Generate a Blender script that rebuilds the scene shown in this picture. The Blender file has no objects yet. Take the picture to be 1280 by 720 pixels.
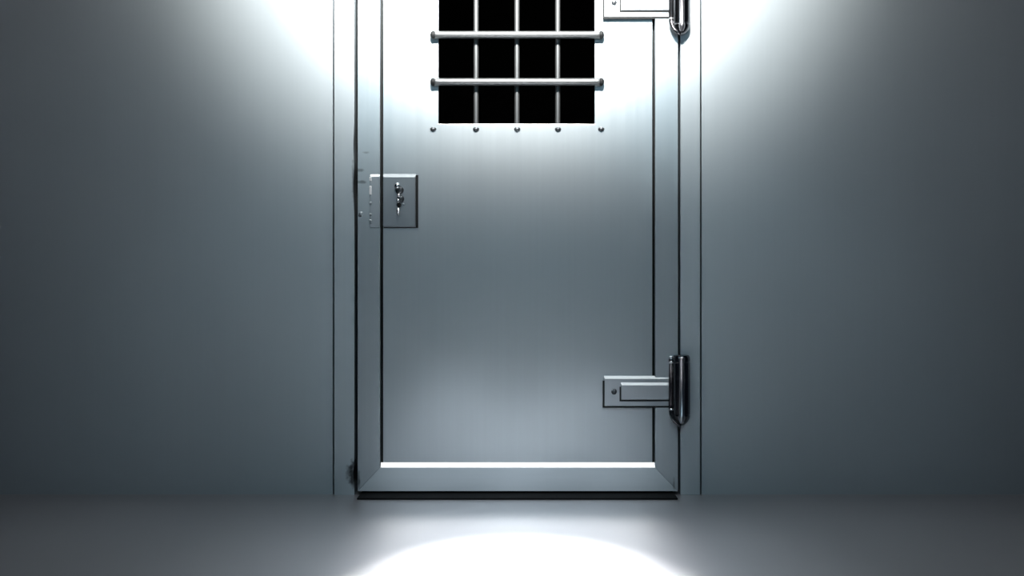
import bpy, bmesh, math, random
from mathutils import Vector, Matrix, noise
C = bpy.context.scene.collection
S, F, CH = 367.0, 1777.8, 0.703          # wall scale (px per metre), focal length, camera height
D = F / S                                # camera distance from the wall face (y = 0)

def P(x, y, d=0.0):
    """photo measurement -> world x, z of a point that stands d metres proud of the wall"""
    k = (D - d) / F
    return ((x - 640) * k, CH + (360 - y) * k)

# ------------------------------------------------------------------ materials
def nt(name):
    m = bpy.data.materials.new(name); m.use_nodes = True
    n = m.node_tree; b = n.nodes['Principled BSDF']
    return m, n, b

def steel(name, col, metal, rough, brush=0.05, bump=0.02, horiz=False, stains=None, aniso=0.0, mottle=0.06):
    m, n, b = nt(name)
    b.inputs['Metallic'].default_value = metal
    tc = n.nodes.new('ShaderNodeTexCoord')
    mp = n.nodes.new('ShaderNodeMapping')
    mp.inputs['Scale'].default_value = (6, 90, 90) if horiz else (90, 90, 1.3)
    n.links.new(tc.outputs['Object'], mp.inputs['Vector'])
    ns = n.nodes.new('ShaderNodeTexNoise'); ns.inputs['Scale'].default_value = 1.0
    ns.inputs['Detail'].default_value = 3
    n.links.new(mp.outputs['Vector'], ns.inputs['Vector'])
    # wide soft mottling
    n2 = n.nodes.new('ShaderNodeTexNoise'); n2.inputs['Scale'].default_value = 2.2
    n2.inputs['Detail'].default_value = 2
    n.links.new(tc.outputs['Object'], n2.inputs['Vector'])
    mr = n.nodes.new('ShaderNodeMapRange')
    mr.inputs['To Min'].default_value = rough - brush; mr.inputs['To Max'].default_value = rough + brush
    n.links.new(ns.outputs['Fac'], mr.inputs['Value'])
    n.links.new(mr.outputs['Result'], b.inputs['Roughness'])
    mx = n.nodes.new('ShaderNodeMix'); mx.data_type = 'RGBA'
    mx.inputs['A'].default_value = (*[c * (1 - mottle) for c in col], 1)
    mx.inputs['B'].default_value = (*[min(1, c * (1 + mottle)) for c in col], 1)
    ad = n.nodes.new('ShaderNodeMath'); ad.operation = 'MULTIPLY_ADD'
    ad.inputs[1].default_value = .5
    n.links.new(ns.outputs['Fac'], ad.inputs[0])
    ml = n.nodes.new('ShaderNodeMath'); ml.operation = 'MULTIPLY'; ml.inputs[1].default_value = .5
    n.links.new(n2.outputs['Fac'], ml.inputs[0]); n.links.new(ml.outputs[0], ad.inputs[2])
    n.links.new(ad.outputs[0], mx.inputs['Factor'])
    out = mx.outputs['Result']
    for (sx, sz, rx, rz, amt) in (stains or []):
        # worn dark patch of its own shape around (sx, sz)
        m2 = n.nodes.new('ShaderNodeMapping')
        m2.inputs['Location'].default_value = (-sx / rx, 0, -sz / rz)
        m2.inputs['Scale'].default_value = (1 / rx, 0, 1 / rz)
        n.links.new(tc.outputs['Object'], m2.inputs['Vector'])
        wob = n.nodes.new('ShaderNodeTexNoise'); wob.inputs['Scale'].default_value = 60
        n.links.new(tc.outputs['Object'], wob.inputs['Vector'])
        ln = n.nodes.new('ShaderNodeVectorMath'); ln.operation = 'LENGTH'
        n.links.new(m2.outputs['Vector'], ln.inputs[0])
        a = n.nodes.new('ShaderNodeMath'); a.operation = 'MULTIPLY_ADD'; a.inputs[1].default_value = 1.6
        n.links.new(wob.outputs['Fac'], a.inputs[0]); n.links.new(ln.outputs['Value'], a.inputs[2])
        r = n.nodes.new('ShaderNodeMapRange'); r.inputs['From Min'].default_value = 1.2
        r.inputs['From Max'].default_value = 1.9
        r.inputs['To Min'].default_value = amt; r.inputs['To Max'].default_value = 0
        n.links.new(a.outputs[0], r.inputs['Value'])
        x2 = n.nodes.new('ShaderNodeMix'); x2.data_type = 'RGBA'
        n.links.new(r.outputs['Result'], x2.inputs['Factor'])
        n.links.new(out, x2.inputs['A']); x2.inputs['B'].default_value = (.02, .022, .024, 1)
        out = x2.outputs['Result']
    n.links.new(out, b.inputs['Base Color'])
    bp = n.nodes.new('ShaderNodeBump'); bp.inputs['Strength'].default_value = bump
    bp.inputs['Distance'].default_value = .002
    n.links.new(ns.outputs['Fac'], bp.inputs['Height']); n.links.new(bp.outputs['Normal'], b.inputs['Normal'])
    return m

def plain(name, col, metal=0.0, rough=0.5):
    m, n, b = nt(name)
    ns = n.nodes.new('ShaderNodeTexNoise'); ns.inputs['Scale'].default_value = 30
    mx = n.nodes.new('ShaderNodeMix'); mx.data_type = 'RGBA'
    mx.inputs['A'].default_value = (*[c * .93 for c in col], 1)
    mx.inputs['B'].default_value = (*[min(1, c * 1.07) for c in col], 1)
    n.links.new(ns.outputs['Fac'], mx.inputs['Factor']); n.links.new(mx.outputs['Result'], b.inputs['Base Color'])
    b.inputs['Metallic'].default_value = metal; b.inputs['Roughness'].default_value = rough
    return m

X = lambda x, d=0: P(x, 0, d)[0]
Z = lambda y, d=0: P(0, y, d)[1]
STEEL = (.50, .565, .60)
M_wall = steel('brushed_wall_steel', STEEL, .45, .48, .04, .03, mottle=.05)
M_frame = steel('frame_steel', STEEL, .45, .44, .04, .03, stains=[
    (X(441), Z(592), .012, .055, .92), (X(437), Z(590), .014, .03, .6), (X(442), Z(225), .006, .07, .5)])
M_door = steel('door_steel', STEEL, .6, .33, .05, .05, mottle=.07, stains=[
    (X(450), Z(213), .022, .006, .5), (X(452), Z(228), .02, .006, .55), (X(458), Z(191), .012, .005, .35),
    (X(449), Z(600), .006, .03, .7), (X(842), Z(604), .004, .02, .5)])
M_rail = steel('bottom_rail_steel', STEEL, .3, .42, .05, .04, horiz=True, stains=[
    (X(449), Z(600), .006, .03, .7), (X(842), Z(604), .004, .02, .5)])
M_plate = steel('lock_plate_steel', (.36, .40, .43), .7, .34, .04, .02)
M_hplate = steel('hinge_plate_steel', (.46, .51, .545), .6, .34, .04, .02)
M_bar = plain('bar_steel', (.17, .18, .185), .85, .36)
M_edge = plain('bare_chipped_metal', (.80, .81, .82), .2, .4)
M_dark = plain('dark_bolt_steel', (.10, .11, .12), .8, .35)
M_chrome = plain('dark_chrome', (.17, .17, .18), 1.0, .18)
M_shoe = plain('dark_bar_end', (.008, .009, .010), .0, .6)
M_shoe.node_tree.nodes['Principled BSDF'].inputs['Specular IOR Level'].default_value = .2
M_pin = plain('hinge_pin_streak', (.50, .49, .52), 1.0, .30)
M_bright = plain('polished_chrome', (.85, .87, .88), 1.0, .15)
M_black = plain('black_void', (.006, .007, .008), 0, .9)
M_gap = plain('black_threshold_gap_strip', (.004, .0045, .005), 0, .85)
M_gap.node_tree.nodes['Principled BSDF'].inputs['Specular IOR Level'].default_value = .1
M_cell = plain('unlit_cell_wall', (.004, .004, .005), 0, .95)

mf, n, b = nt('polished_dark_floor')
tc = n.nodes.new('ShaderNodeTexCoord')
ns = n.nodes.new('ShaderNodeTexNoise'); ns.inputs['Scale'].default_value = 3; ns.inputs['Detail'].default_value = 4
n.links.new(tc.outputs['Object'], ns.inputs['Vector'])
mx = n.nodes.new('ShaderNodeMix'); mx.data_type = 'RGBA'
mx.inputs['A'].default_value = (.225, .225, .24, 1); mx.inputs['B'].default_value = (.245, .245, .26, 1)
n.links.new(ns.outputs['Fac'], mx.inputs['Factor']); n.links.new(mx.outputs['Result'], b.inputs['Base Color'])
b.inputs['Roughness'].default_value = .30; b.inputs['Metallic'].default_value = .35
M_floor = mf

# ------------------------------------------------------------------ mesh helpers
def obj(name, bm, m, parent=None, smooth=False, bevel=0.0):
    bmesh.ops.recalc_face_normals(bm, faces=bm.faces)
    me = bpy.data.meshes.new(name); bm.to_mesh(me); bm.free()
    me.materials.append(m)
    if smooth:
        for p in me.polygons: p.use_smooth = True
        me.set_sharp_from_angle(angle=math.radians(40))
    o = bpy.data.objects.new(name, me); C.objects.link(o)
    if parent:
        o.parent = parent
        o.matrix_parent_inverse = Matrix.Translation(parent.location).inverted()
    if bevel:
        md = o.modifiers.new('bevel', 'BEVEL'); md.width = bevel; md.segments = 2; md.limit_method = 'ANGLE'
    return o

def box(bm, x0, x1, y0, y1, z0, z1):
    v = [bm.verts.new((x, y, z)) for x in (x0, x1) for y in (y0, y1) for z in (z0, z1)]
    for f in ((0, 1, 3, 2), (4, 6, 7, 5), (0, 4, 5, 1), (2, 3, 7, 6), (0, 2, 6, 4), (1, 5, 7, 3)):
        bm.faces.new([v[i] for i in f])

def B(*a):
    bm = bmesh.new(); box(bm, *a); return bm

def slab_hole(x0, x1, z0, z1, hx0, hx1, hz0, hz1, y0, y1):
    """one connected slab with a rectangular through-hole"""
    bm = bmesh.new(); g = {}
    for yi, y in enumerate((y0, y1)):
        for ri, r in enumerate(((x0, x1, z0, z1), (hx0, hx1, hz0, hz1))):
            g[yi, ri] = [bm.verts.new(p) for p in ((r[0], y, r[2]), (r[1], y, r[2]), (r[1], y, r[3]), (r[0], y, r[3]))]
    for i in range(4):
        j = (i + 1) % 4
        for yi in (0, 1):
            bm.faces.new((g[yi, 0][i], g[yi, 0][j], g[yi, 1][j], g[yi, 1][i]))
        for ri in (0, 1):
            bm.faces.new((g[0, ri][i], g[0, ri][j], g[1, ri][j], g[1, ri][i]))
    return bm

def plate(bm, x0, x1, z0, z1, yb, yf, bl, br, bb, bt):
    """plate from back yb to front face yf (smaller = nearer the viewer), bevel widths left/right/bottom/top"""
    ys = yf + min(abs(yf - yb) * .97, .72 * bt)        # the sloping edge is .72 deep to 1 high
    r = [[(x0, yb, z0), (x1, yb, z0), (x1, yb, z1), (x0, yb, z1)],
         [(x0, ys, z0), (x1, ys, z0), (x1, ys, z1), (x0, ys, z1)],
         [(x0 + bl, yf, z0 + bb), (x1 - br, yf, z0 + bb), (x1 - br, yf, z1 - bt), (x0 + bl, yf, z1 - bt)]]
    V = [[bm.verts.new(p) for p in q] for q in r]
    bm.faces.new(V[0]); bm.faces.new(V[2])
    for a in (0, 1):
        for i in range(4):
            j = (i + 1) % 4
            bm.faces.new((V[a][i], V[a][j], V[a + 1][j], V[a + 1][i]))

def lathe(bm, cx, cy, prof, seg=32):
    """prof: list of (radius, z); closed at both ends"""
    rings = [[bm.verts.new((cx + r * math.cos(2 * math.pi * k / seg), cy + r * math.sin(2 * math.pi * k / seg), z))
              for k in range(seg)] for r, z in prof]
    for a, b_ in zip(rings, rings[1:]):
        for k in range(seg):
            l = (k + 1) % seg
            bm.faces.new((a[k], a[l], b_[l], b_[k]))
    bm.faces.new(rings[0]); bm.faces.new(rings[-1])

def tube(bm, pts, rad, seg=16):
    """round bar along a path; rad is a number or a list"""
    pts = [Vector(p) for p in pts]
    if not isinstance(rad, (list, tuple)): rad = [rad] * len(pts)
    up = None; rings = []
    for i, p in enumerate(pts):
        t = (pts[min(i + 1, len(pts) - 1)] - pts[max(i - 1, 0)]).normalized()
        if up is None:
            up = Vector((0, 0, 1)) if abs(t.z) < .9 else Vector((0, 1, 0))
        u = (up - t * up.dot(t)).normalized(); w = t.cross(u); up = u
        rings.append([bm.verts.new(p + (u * math.cos(2 * math.pi * k / seg) + w * math.sin(2 * math.pi * k / seg)) * rad[i])
                      for k in range(seg)])
    for a, b_ in zip(rings, rings[1:]):
        for k in range(seg):
            l = (k + 1) % seg
            bm.faces.new((a[k], a[l], b_[l], b_[k]))
    bm.faces.new(rings[0]); bm.faces.new(rings[-1])

def dome(bm, x, y, z, r, flat=.6, seg=20):
    """round screw or bolt head standing on a face that looks towards -y"""
    rings = []
    for a in (0, 25, 50, 72):
        a = math.radians(a)
        rings.append([bm.verts.new((x + r * math.cos(a) * math.cos(2 * math.pi * k / seg), y - r * flat * math.sin(a),
                                    z + r * math.cos(a) * math.sin(2 * math.pi * k / seg))) for k in range(seg)])
    for a, b_ in zip(rings, rings[1:]):
        for k in range(seg):
            l = (k + 1) % seg
            bm.faces.new((a[k], a[l], b_[l], b_[k]))
    bm.faces.new(rings[0]); bm.faces.new(rings[-1])

def tag(o, label=None, cat=None, group=None, kind=None):
    if label: o['label'] = label
    if cat: o['category'] = cat
    if group: o['group'] = group
    if kind: o['kind'] = kind
    return o

def empty(name, loc):
    o = bpy.data.objects.new(name, None); C.objects.link(o); o.location = loc; return o

# ------------------------------------------------------------------ the setting
DF = .012                                     # frame and door rim stand this proud of the wall face
FX0, FX1 = X(416), X(877)                     # opening in the wall
TOP = Z(-178)
bm = bmesh.new()
g = [[(-4.5, 0), (4.5, 0), (4.5, 3.6), (-4.5, 3.6)], [(FX0, 0), (FX1, 0), (FX1, TOP), (FX0, TOP)]]
V = {(yi, ri): [bm.verts.new((p[0], y, p[1])) for p in g[ri]] for yi, y in enumerate((0, .12)) for ri in (0, 1)}
for yi in (0, 1):
    for i in (1, 2, 3):
        j = (i + 1) % 4
        bm.faces.new((V[yi, 0][i], V[yi, 0][j], V[yi, 1][j], V[yi, 1][i]))
for i in (1, 2, 3):
    j = (i + 1) % 4
    for ri in (0, 1):
        bm.faces.new((V[0, ri][i], V[0, ri][j], V[1, ri][j], V[1, ri][i]))
for a, b_ in ((0, 0), (1, 1)):
    bm.faces.new((V[0, 0][a], V[1, 0][a], V[1, 1][a], V[0, 1][a]))
wall = tag(obj('wall_back', bm, M_wall), 'brushed grey steel wall on both sides of the barred door', 'wall', kind='structure')
tag(obj('floor', B(-4.5, 4.5, -7, 3.2, -.1, 0), M_floor), 'dark polished floor in front of the steel door', 'floor', kind='structure')

# unlit cell behind the barred opening
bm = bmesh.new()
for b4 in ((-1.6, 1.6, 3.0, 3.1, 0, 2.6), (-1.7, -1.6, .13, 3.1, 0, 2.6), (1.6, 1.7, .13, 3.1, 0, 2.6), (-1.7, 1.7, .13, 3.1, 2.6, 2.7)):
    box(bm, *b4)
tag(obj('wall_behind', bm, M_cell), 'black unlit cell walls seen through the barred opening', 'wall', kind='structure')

fr = tag(empty('trim_1', (X(647), 0, 0)), 'grey steel door frame with plain flat jambs around the barred door', 'door frame', kind='structure')
seam = .0066
G0, G1 = X(442.9, DF), X(850.6, DF)           # inner edges of the jambs
# the left jamb's inner edge is dented around the lock
bm = bmesh.new()
xl = FX0 + seam
zs = [0.0 + TOP * k / 90 for k in range(91)]
def dent(z):
    y = 360 - (z - CH) * S
    d = 1.6 * math.exp(-((y - 205) / 26) ** 2) * math.sin((y - 205) / 14 + 1.2) - 1.8 * math.exp(-((y - 215) / 40) ** 2)
    d -= 1.6 * math.exp(-((y - 592) / 12) ** 2)
    return d / S
cols = []
for z in zs:
    xr = G0 + dent(z)
    cols.append([bm.verts.new(p) for p in ((xl, -DF, z), (xr, -DF, z), (xr, .1, z), (xl, .1, z))])
for a, b_ in zip(cols, cols[1:]):
    for i in range(4):
        j = (i + 1) % 4
        bm.faces.new((a[i], a[j], b_[j], b_[i]))
bm.faces.new(cols[0]); bm.faces.new(cols[-1])
tag(obj('jamb', bm, M_frame, fr), 'left jamb, dented beside the lock and stained near the floor')
obj('jamb', B(G1, FX1 - seam, -DF, .1, 0, TOP), M_frame, fr, bevel=.001)
obj('header', B(xl, FX1 - seam, -DF, .1, TOP + .002, TOP + .09), M_frame, fr, bevel=.001)
obj('door_stop', B(xl + .01, G0 + .03, .101, .125, 0, TOP), M_black, fr)
obj('door_stop', B(G1 - .03, FX1 - seam - .01, .101, .125, 0, TOP), M_black, fr)
# bead in the gap beside the wall
# threshold strip, black to stand in for the shadow gap under the door
tag(obj('trim_2', B(X(447, .1), X(846.5, .1), -.125, .06, 0, .006), M_gap, bevel=.002), 'black threshold strip standing in for the shadow gap under the door', 'threshold', kind='structure')

# ------------------------------------------------------------------ the door
door = tag(empty('door_1', (X(647), 0, 0)), 'grey brushed steel cell door with barred opening, lock plate and two hinges', 'door', kind='structure')
x0, x1 = X(447, DF), X(847.5, DF)
z0, z1 = Z(614, DF), TOP - .008
ix0, ix1 = X(475, DF), X(819, DF)             # inner edge of the rim
iz0 = Z(584.5, DF); iz1 = z1 - (iz0 - z0)
wx0, wx1, wz0, wz1 = X(548), X(743.5), Z(155), Z(-75)

def member(pts):
    """mitred rim member: front outline pts (x, z)"""
    bm = bmesh.new()
    f = [bm.verts.new((x, -DF, z)) for x, z in pts]; k = [bm.verts.new((x, .030, z)) for x, z in pts]
    bm.faces.new(f); bm.faces.new(k)
    for i in range(len(pts)):
        j = (i + 1) % len(pts); bm.faces.new((f[i], f[j], k[j], k[i]))
    return bm
e = .0004
obj('stile', member([(x0, z0 + e), (ix0, iz0 + e), (ix0, iz1 - e), (x0, z1 - e)]), M_door, door, bevel=.0008)
obj('stile', member([(x1, z0 + e), (ix1, iz0 + e), (ix1, iz1 - e), (x1, z1 - e)]), M_door, door, bevel=.0008)
obj('rail', member([(x0 + e, z0), (x1 - e, z0), (ix1, iz0), (ix0, iz0)]), M_rail, door, bevel=.0008)
obj('rail', member([(x0 + e, z1), (x1 - e, z1), (ix1, iz1), (ix0, iz1)]), M_rail, door, bevel=.0008)
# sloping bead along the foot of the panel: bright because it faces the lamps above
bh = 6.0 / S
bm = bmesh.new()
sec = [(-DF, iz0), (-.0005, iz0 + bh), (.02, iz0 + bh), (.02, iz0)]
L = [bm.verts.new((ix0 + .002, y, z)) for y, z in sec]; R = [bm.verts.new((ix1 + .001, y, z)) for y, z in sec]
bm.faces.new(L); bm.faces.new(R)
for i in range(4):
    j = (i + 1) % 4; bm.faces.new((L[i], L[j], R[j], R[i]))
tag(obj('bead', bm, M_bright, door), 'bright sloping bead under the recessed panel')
# recessed panel with the opening
pl = slab_hole(X(479), X(815.3), iz0 + bh * .6, iz1 - .008, wx0, wx1, wz0, wz1, 0, .018)
panel = obj('panel', pl, M_door, door, bevel=.0008)
# dark core behind the grooves
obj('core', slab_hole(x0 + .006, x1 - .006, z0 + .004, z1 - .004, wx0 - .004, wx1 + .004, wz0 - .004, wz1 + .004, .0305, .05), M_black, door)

# window bars
for px in (595, 646.2, 697.3):
    bm = bmesh.new(); tube(bm, [(X(px), .012, wz0 - .02), (X(px), .012, wz0 + .2), (X(px), .012, wz1 + .02)], 3.1 / S, 20)
    tag(obj('vertical_bar', bm, M_bar, door, smooth=True), group='bars across the door opening')
def hbar(py):
    d = .015; r = 4.7 * (D - d) / F
    za = Z(py, d); xa, xb = X(538.5, d) + r, X(754.5, d) - r
    pts = [(xa - .0015, .0, za), (xa - .0015, -d * .45, za)]
    for k in range(1, 6):
        a = math.radians(18 * k)
        pts.append((xa - .0015 + .011 * (1 - math.cos(a)), -d * .45 - d * .55 * math.sin(a), za))
    n_ = 8
    pts += [(xa + .0095 + (xb - xa - .019) * k / n_, -d, za) for k in range(1, n_)]
    for k in range(5, 0, -1):
        a = math.radians(18 * k)
        pts.append((xb + .0015 - .011 * (1 - math.cos(a)), -d * .45 - d * .55 * math.sin(a), za))
    pts += [(xb + .0015, -d * .45, za), (xb + .0015, .0, za)]
    bm = bmesh.new(); tube(bm, pts, r, 20)
    o = tag(obj('horizontal_bar', bm, M_bar, door, smooth=True), group='bars across the door opening')
    for xe in (xa - .0015, xb + .0015):       # dark rounded shoe where the bar turns into the door
        sgn = -1 if xe < 0.02 else 1
        bm = bmesh.new(); bmesh.ops.create_uvsphere(bm, u_segments=20, v_segments=12, radius=1)
        for v in bm.verts:
            v.co = Vector((xe + sgn * .003 + v.co.x * .0105, -.014 + v.co.y * .0148, za + v.co.z * r * 1.08))
        obj('end_shoe', bm, M_shoe, o, smooth=True)
    return o
for py in (43.5, 102.3, -15.5): hbar(py)
for py in (161.5, -81.5):
    for px in (541.5, 595, 646.5, 697.5, 751.5):
        bm = bmesh.new(); dome(bm, X(px), 0.0005, Z(py), 4.1 / S, .9)
        for v in bm.verts: v.co.z = Z(py) + (v.co.z - Z(py)) * .72
        tag(obj('bolt_head', bm, M_dark, door, smooth=True), group='bolt heads along the door opening')

# lock
lf = -.016
bm = bmesh.new(); plate(bm, X(479.2), X(520.5), Z(285.2), Z(217.5), 0.0, -.009, .0005, 1.6 / S, 3.0 / S, 4.2 / S)
lock = tag(obj('lock_plate', bm, M_plate, door), 'square bevelled lock plate on the panel')
bm = bmesh.new(); plate(bm, X(462.5, DF), X(475.0, DF), Z(285, DF), Z(217.8, DF), -DF, -DF - .003, .0012, .0003, .002, 3.2 / S)
obj('edge_shade', B(X(480), X(522.8), -.004, -.0002, Z(285), Z(219)), M_black, lock)  # black strip standing in for the shaded right edge of the plate
# chipped left edge
lk2 = tag(obj('lock_side_plate', bm, M_hplate, door), 'narrow chipped lock plate strip on the door stile')
random.seed(4)
for py, h in ((224, 5), (238, 11), (254, 3), (268, 2.4), (277, 5)):
    bm = bmesh.new()
    zc = Z(py, DF); xx = X(463.2, DF)
    plate(bm, xx - 1.4 / S, xx + 1.6 / S, zc - h / 2 / S, zc + h / 2 / S, -DF, -DF - .006, .0012, .001, .001, .002)
    obj('burr', bm, M_edge if py < 250 else M_plate, lk2)
# knob, spindle and key
def ball(x, y, z, r, m, name, sz=1.0):
    bm = bmesh.new(); bmesh.ops.create_uvsphere(bm, u_segments=20, v_segments=12, radius=r)
    for v in bm.verts: v.co = Vector((x + v.co.x, y + v.co.y, z + v.co.z * sz))
    return obj(name, bm, m, lock, smooth=True)
ball(X(497.2), -.018, Z(233), 4.4 / S, M_bright, 'knob')
bm = bmesh.new(); dome(bm, X(499.8), -.0115, Z(238), 5.2 / S, .5); obj('escutcheon', bm, M_dark, lock, smooth=True)
ball(X(499), -.018, Z(244.5), 2.6 / S, M_bright, 'knob')
bm = bmesh.new(); dome(bm, X(501), -.0115, Z(248.8), 4.6 / S, .6); obj('escutcheon', bm, M_dark, lock, smooth=True)
ball(X(498), -.018, Z(251.5), 2.3 / S, M_bright, 'knob', 1.3)
bm = bmesh.new(); dome(bm, X(499), -.0115, Z(256.5), 3.0 / S, .6); obj('keyhole', bm, M_black, lock, smooth=True)
ball(X(504.5), -.0125, Z(255.5), 1.5 / S, M_hplate, 'pin')
bm = bmesh.new()
tube(bm, [(X(498.3), -.017, Z(261)), (X(498.5), -.019, Z(263.5)), (X(498.3), -.018, Z(266)), (X(498.3), -.0135, Z(269.5))],
     [1.6 / S, 2.6 / S, 2.2 / S, 1.2 / S], 12)
obj('latch_tongue', bm, M_bright, lock, smooth=True)
bm = bmesh.new(); dome(bm, X(451.2, DF), -DF, Z(267, DF), 3.0 / S, .9); obj('screw', bm, M_hplate, door, smooth=True)
bm = bmesh.new(); dome(bm, X(450.2, DF), -DF, Z(269.3, DF), 2.2 / S, .9); obj('screw', bm, M_dark, door, smooth=True)

# hinge: built where the lower one is, copied up
def hinge_parts(label):
    h = tag(empty('hinge', (X(850), -DF, Z(488))), label)
    h.parent = door; h.matrix_parent_inverse = Matrix.Translation(door.location).inverted()
    d = .0152
    bm = bmesh.new(); plate(bm, X(755, d), X(838, d), Z(508.5, d), Z(470, d), .0, -.0152, 1.0 / S, .0003, 1.3 / S, 3.6 / S)
    obj('mounting_plate', bm, M_hplate, h)
    obj('edge_shade', B(X(753.6, .014), X(838, .014), -.0135, -.0002, Z(509.6, .014), Z(476, .014)), M_black, h)  # black strip standing in for the plate's shadow outline, left and below
    d = .022
    bm = bmesh.new(); plate(bm, X(776, d), X(838, d), Z(500.5, d), Z(478.3, d), -.0148, -.0220, 1.0 / S, .0003, 1.2 / S, 3.3 / S)
    obj('arm', bm, M_hplate, h)
    obj('edge_shade', B(X(774.6, d), X(838, d), -.0175, -.0150, Z(501.8, d), Z(483.5, d)), M_black, h)  # same dark shadow outline for the arm
    bm = bmesh.new(); dome(bm, X(767.6, .0152), -.0150, Z(489.5, .0152), 3.6 / S, .8); obj('screw', bm, M_dark, h, smooth=True)
    bm = bmesh.new(); dome(bm, X(766.3, .0152), -.0166, Z(488.8, .0152), 1.9 / S, 1.0); obj('screw_slot', bm, M_bright, h, smooth=True)
    yc = -.032; k = (D + yc) / D
    XX = lambda x: X(x, .05); ZZ = lambda y: Z(y, .05)
    R_ = 11.0 / S
    prof = [(R_ * .55, ZZ(443.5)), (R_ * .86, ZZ(444.3)), (R_ * .97, ZZ(446.5)), (R_, ZZ(449)), (R_, ZZ(451.6)), (R_ * .95, ZZ(452.2)), (R_ * .95, ZZ(453)), (R_, ZZ(453.6)),
            (R_, ZZ(518)), (R_ * .95, ZZ(518.6)), (R_ * .95, ZZ(519.6)), (R_ * .99, ZZ(520.4)), (R_ * .92, ZZ(524)), (R_ * .72, ZZ(528)), (R_ * .4, ZZ(531.5)), (R_ * .2, ZZ(532.5))]
    bm = bmesh.new(); lathe(bm, XX(852.3), yc, prof, 40)
    obj('barrel', bm, M_chrome, h, smooth=True)
    bm = bmesh.new(); lathe(bm, XX(852.0), yc - R_ * .80, [(2.6 / S, ZZ(446)), (4.0 / S, ZZ(447.5)), (4.0 / S, ZZ(451)), (3.5 / S, ZZ(452)), (3.5 / S, ZZ(519)), (4.2 / S, ZZ(520)), (3.9 / S, ZZ(524)), (2.2 / S, ZZ(529))], 24)  # pin colour kept pale to paint the barrel's highlight streak
    tag(obj('pin', bm, M_pin, h, smooth=True), 'bright hinge pin')
    pts = [(XX(839.6), yc, ZZ(y)) for y in (447, 449, 452, 454, 480, 505, 512)]
    pts += [(XX(839.8), yc - .004, ZZ(518)), (XX(841.2), yc - .008, ZZ(523)), (XX(844), yc - .012, ZZ(527.5)), (XX(848), yc - .016, ZZ(531)), (XX(851), yc - .014, ZZ(532.5))]
    rr = [1.5 / S, 3.0 / S, 3.2 / S, 2.6 / S, 3.1 / S, 3.1 / S, 3.1 / S, 2.9 / S, 2.5 / S, 2.2 / S, 2.0 / S, 1.4 / S]
    bm = bmesh.new(); tube(bm, pts, rr, 16)
    obj('knuckle_edge', bm, M_chrome, h, smooth=True)
    for py in (447.0, 453.2, 512.5):
        bm = bmesh.new(); bmesh.ops.create_uvsphere(bm, u_segments=16, v_segments=10, radius=3.3 / S)
        for v in bm.verts: v.co = Vector((XX(839.6) + v.co.x, yc - .001 + v.co.y, ZZ(py) + v.co.z * .7))
        obj('rivet', bm, M_bright, h, smooth=True)
    # leaf that carries the barrel on the jamb
    bm = bmesh.new(); box(bm, XX(846), XX(860), yc, -.0005, ZZ(515), ZZ(462)); obj('hinge_leaf', bm, M_dark, h)
    return h
low = hinge_parts('lower hinge near the foot of the door')
up = low.copy(); C.objects.link(up); up['label'] = 'upper hinge beside the barred opening'
up.location.z += 485.0 / S
for ch in list(low.children):
    c = ch.copy(); C.objects.link(c); c.parent = up
    c.matrix_parent_inverse = ch.matrix_parent_inverse.copy()

# ------------------------------------------------------------------ light
def spot(name, loc, target, energy, angle, blend, size, col=(1, 1, 1)):
    l = bpy.data.lights.new(name, 'SPOT'); l.energy = energy; l.spot_size = math.radians(angle)
    l.spot_blend = blend; l.shadow_soft_size = size; l.color = col
    o = bpy.data.objects.new(name, l); C.objects.link(o); o.location = loc
    o.rotation_euler = (Vector(target) - Vector(loc)).to_track_quat('-Z', 'Y').to_euler()
    return o
CX = X(647)
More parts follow.
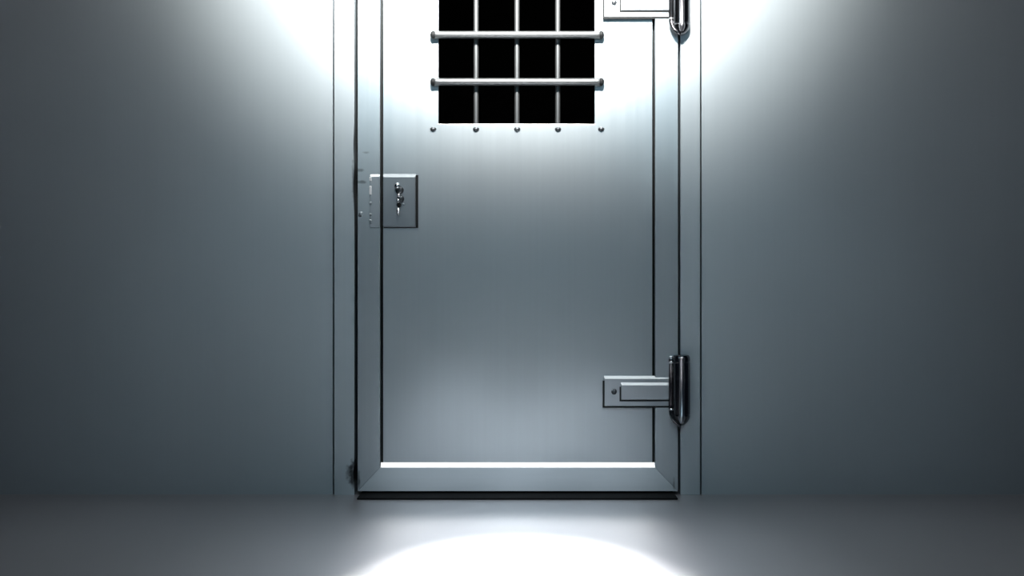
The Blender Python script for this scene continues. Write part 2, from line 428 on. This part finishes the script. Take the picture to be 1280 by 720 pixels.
# ceiling spots that wash the top of the door and the wall beside it
spot('wall_wash_lamp', (CX, -2.2, 3.3), (CX, 0, 2.25), 3400, 38, .8, .15, (1, .99, .94))
for s_ in (-1, 1):
    spot('wall_wash_lamp', (CX + s_ * .2, -2.2, 3.3), (CX + s_ * .2, 0, 2.25), 840, 46, .8, .15, (1, .965, .94))
    spot('wall_wash_lamp', (CX + s_ * .2, -2.2, 3.3), (CX + s_ * .4, 0, 2.25), 185, 46, .8, .15, (1, .99, .92))
    spot('wall_halo_fill', (CX + s_ * .6, -.8, 2.9), (CX + s_ * .6, 0, 2.6), 28, 160, 1, .2, (1, .99, .93))  # added spots for the soft tail around the glow
    spot('cool_fill', (CX + s_ * .7, -1.7, 1.7), (CX + s_ * .7, 0, .3), 6.5, 120, 1, .25, (.48, .83, 1))  # added fill to lift the wall tone beside the door
    spot('door_foot_fill', (CX + s_ * .22, -2.6, 1.7), (CX + s_ * .22, 0, .07), 158, 14, 1, .1, (.88, .92, 1))  # added fill to brighten the bottom rail
for s_ in (-1, 1):
    spot('cool_fill', (CX + s_ * .75, -1.9, 1.75), (CX + s_ * .75, 0, .08), 9, 54, 1, .15, (.6, .88, 1))  # added fill for the wall foot beside the jambs
spot('cool_fill', (CX, -2.6, 1.7), (CX, 0, .07), 16, 40, 1, .1, (.5, .86, 1))  # added low fill across the door foot
def area(name, loc, energy, sx, sy, spread, col, shape='RECTANGLE'):
    l = bpy.data.lights.new(name, 'AREA'); l.shape = shape; l.size = sx; l.size_y = sy
    l.energy = energy; l.spread = math.radians(spread); l.color = col
    o = bpy.data.objects.new(name, l); C.objects.link(o); o.location = loc
    return o                                   # area lamps hang flat and shine straight down
area('floor_pool_lamp', (CX, -1.88, 3.35), 45, .85, 2.15, 3.5, (1, .99, .95), 'ELLIPSE')
area('floor_pool_edge_fill', (CX, -1.58, 3.36), 17, .77, 2.1, 6, (1, 1, .98))  # added to sharpen and flatten the rim of the floor pool
area('floor_pool_halo_fill', (CX, -1.3, 3.37), 8, .7, 1.6, 25, (.86, .94, 1), 'ELLIPSE')  # added for the soft outer light of the floor pool
area('overhead_reflection_fill', (CX, -.95, 3.15), 14.5, 2.0, 1.4, 180, (1, 1, 1))  # unseen panel added so the bead and top bevels reflect white

w = bpy.data.worlds.new('world'); bpy.context.scene.world = w; w.use_nodes = True
bg = w.node_tree.nodes['Background']; bg.inputs['Color'].default_value = (.1, .3, 1, 1); bg.inputs['Strength'].default_value = .009

cam = bpy.data.cameras.new('camera'); cam.lens = 50; cam.sensor_width = 36
co = bpy.data.objects.new('camera', cam); C.objects.link(co)
co.location = (0, -D, CH); co.rotation_euler = (math.pi / 2, 0, 0)
sc = bpy.context.scene; sc.camera = co
vs = sc.view_settings; vs.view_transform = 'Standard'; vs.look = 'None'; vs.gamma = 1; vs.exposure = 0
vs.use_curve_mapping = False
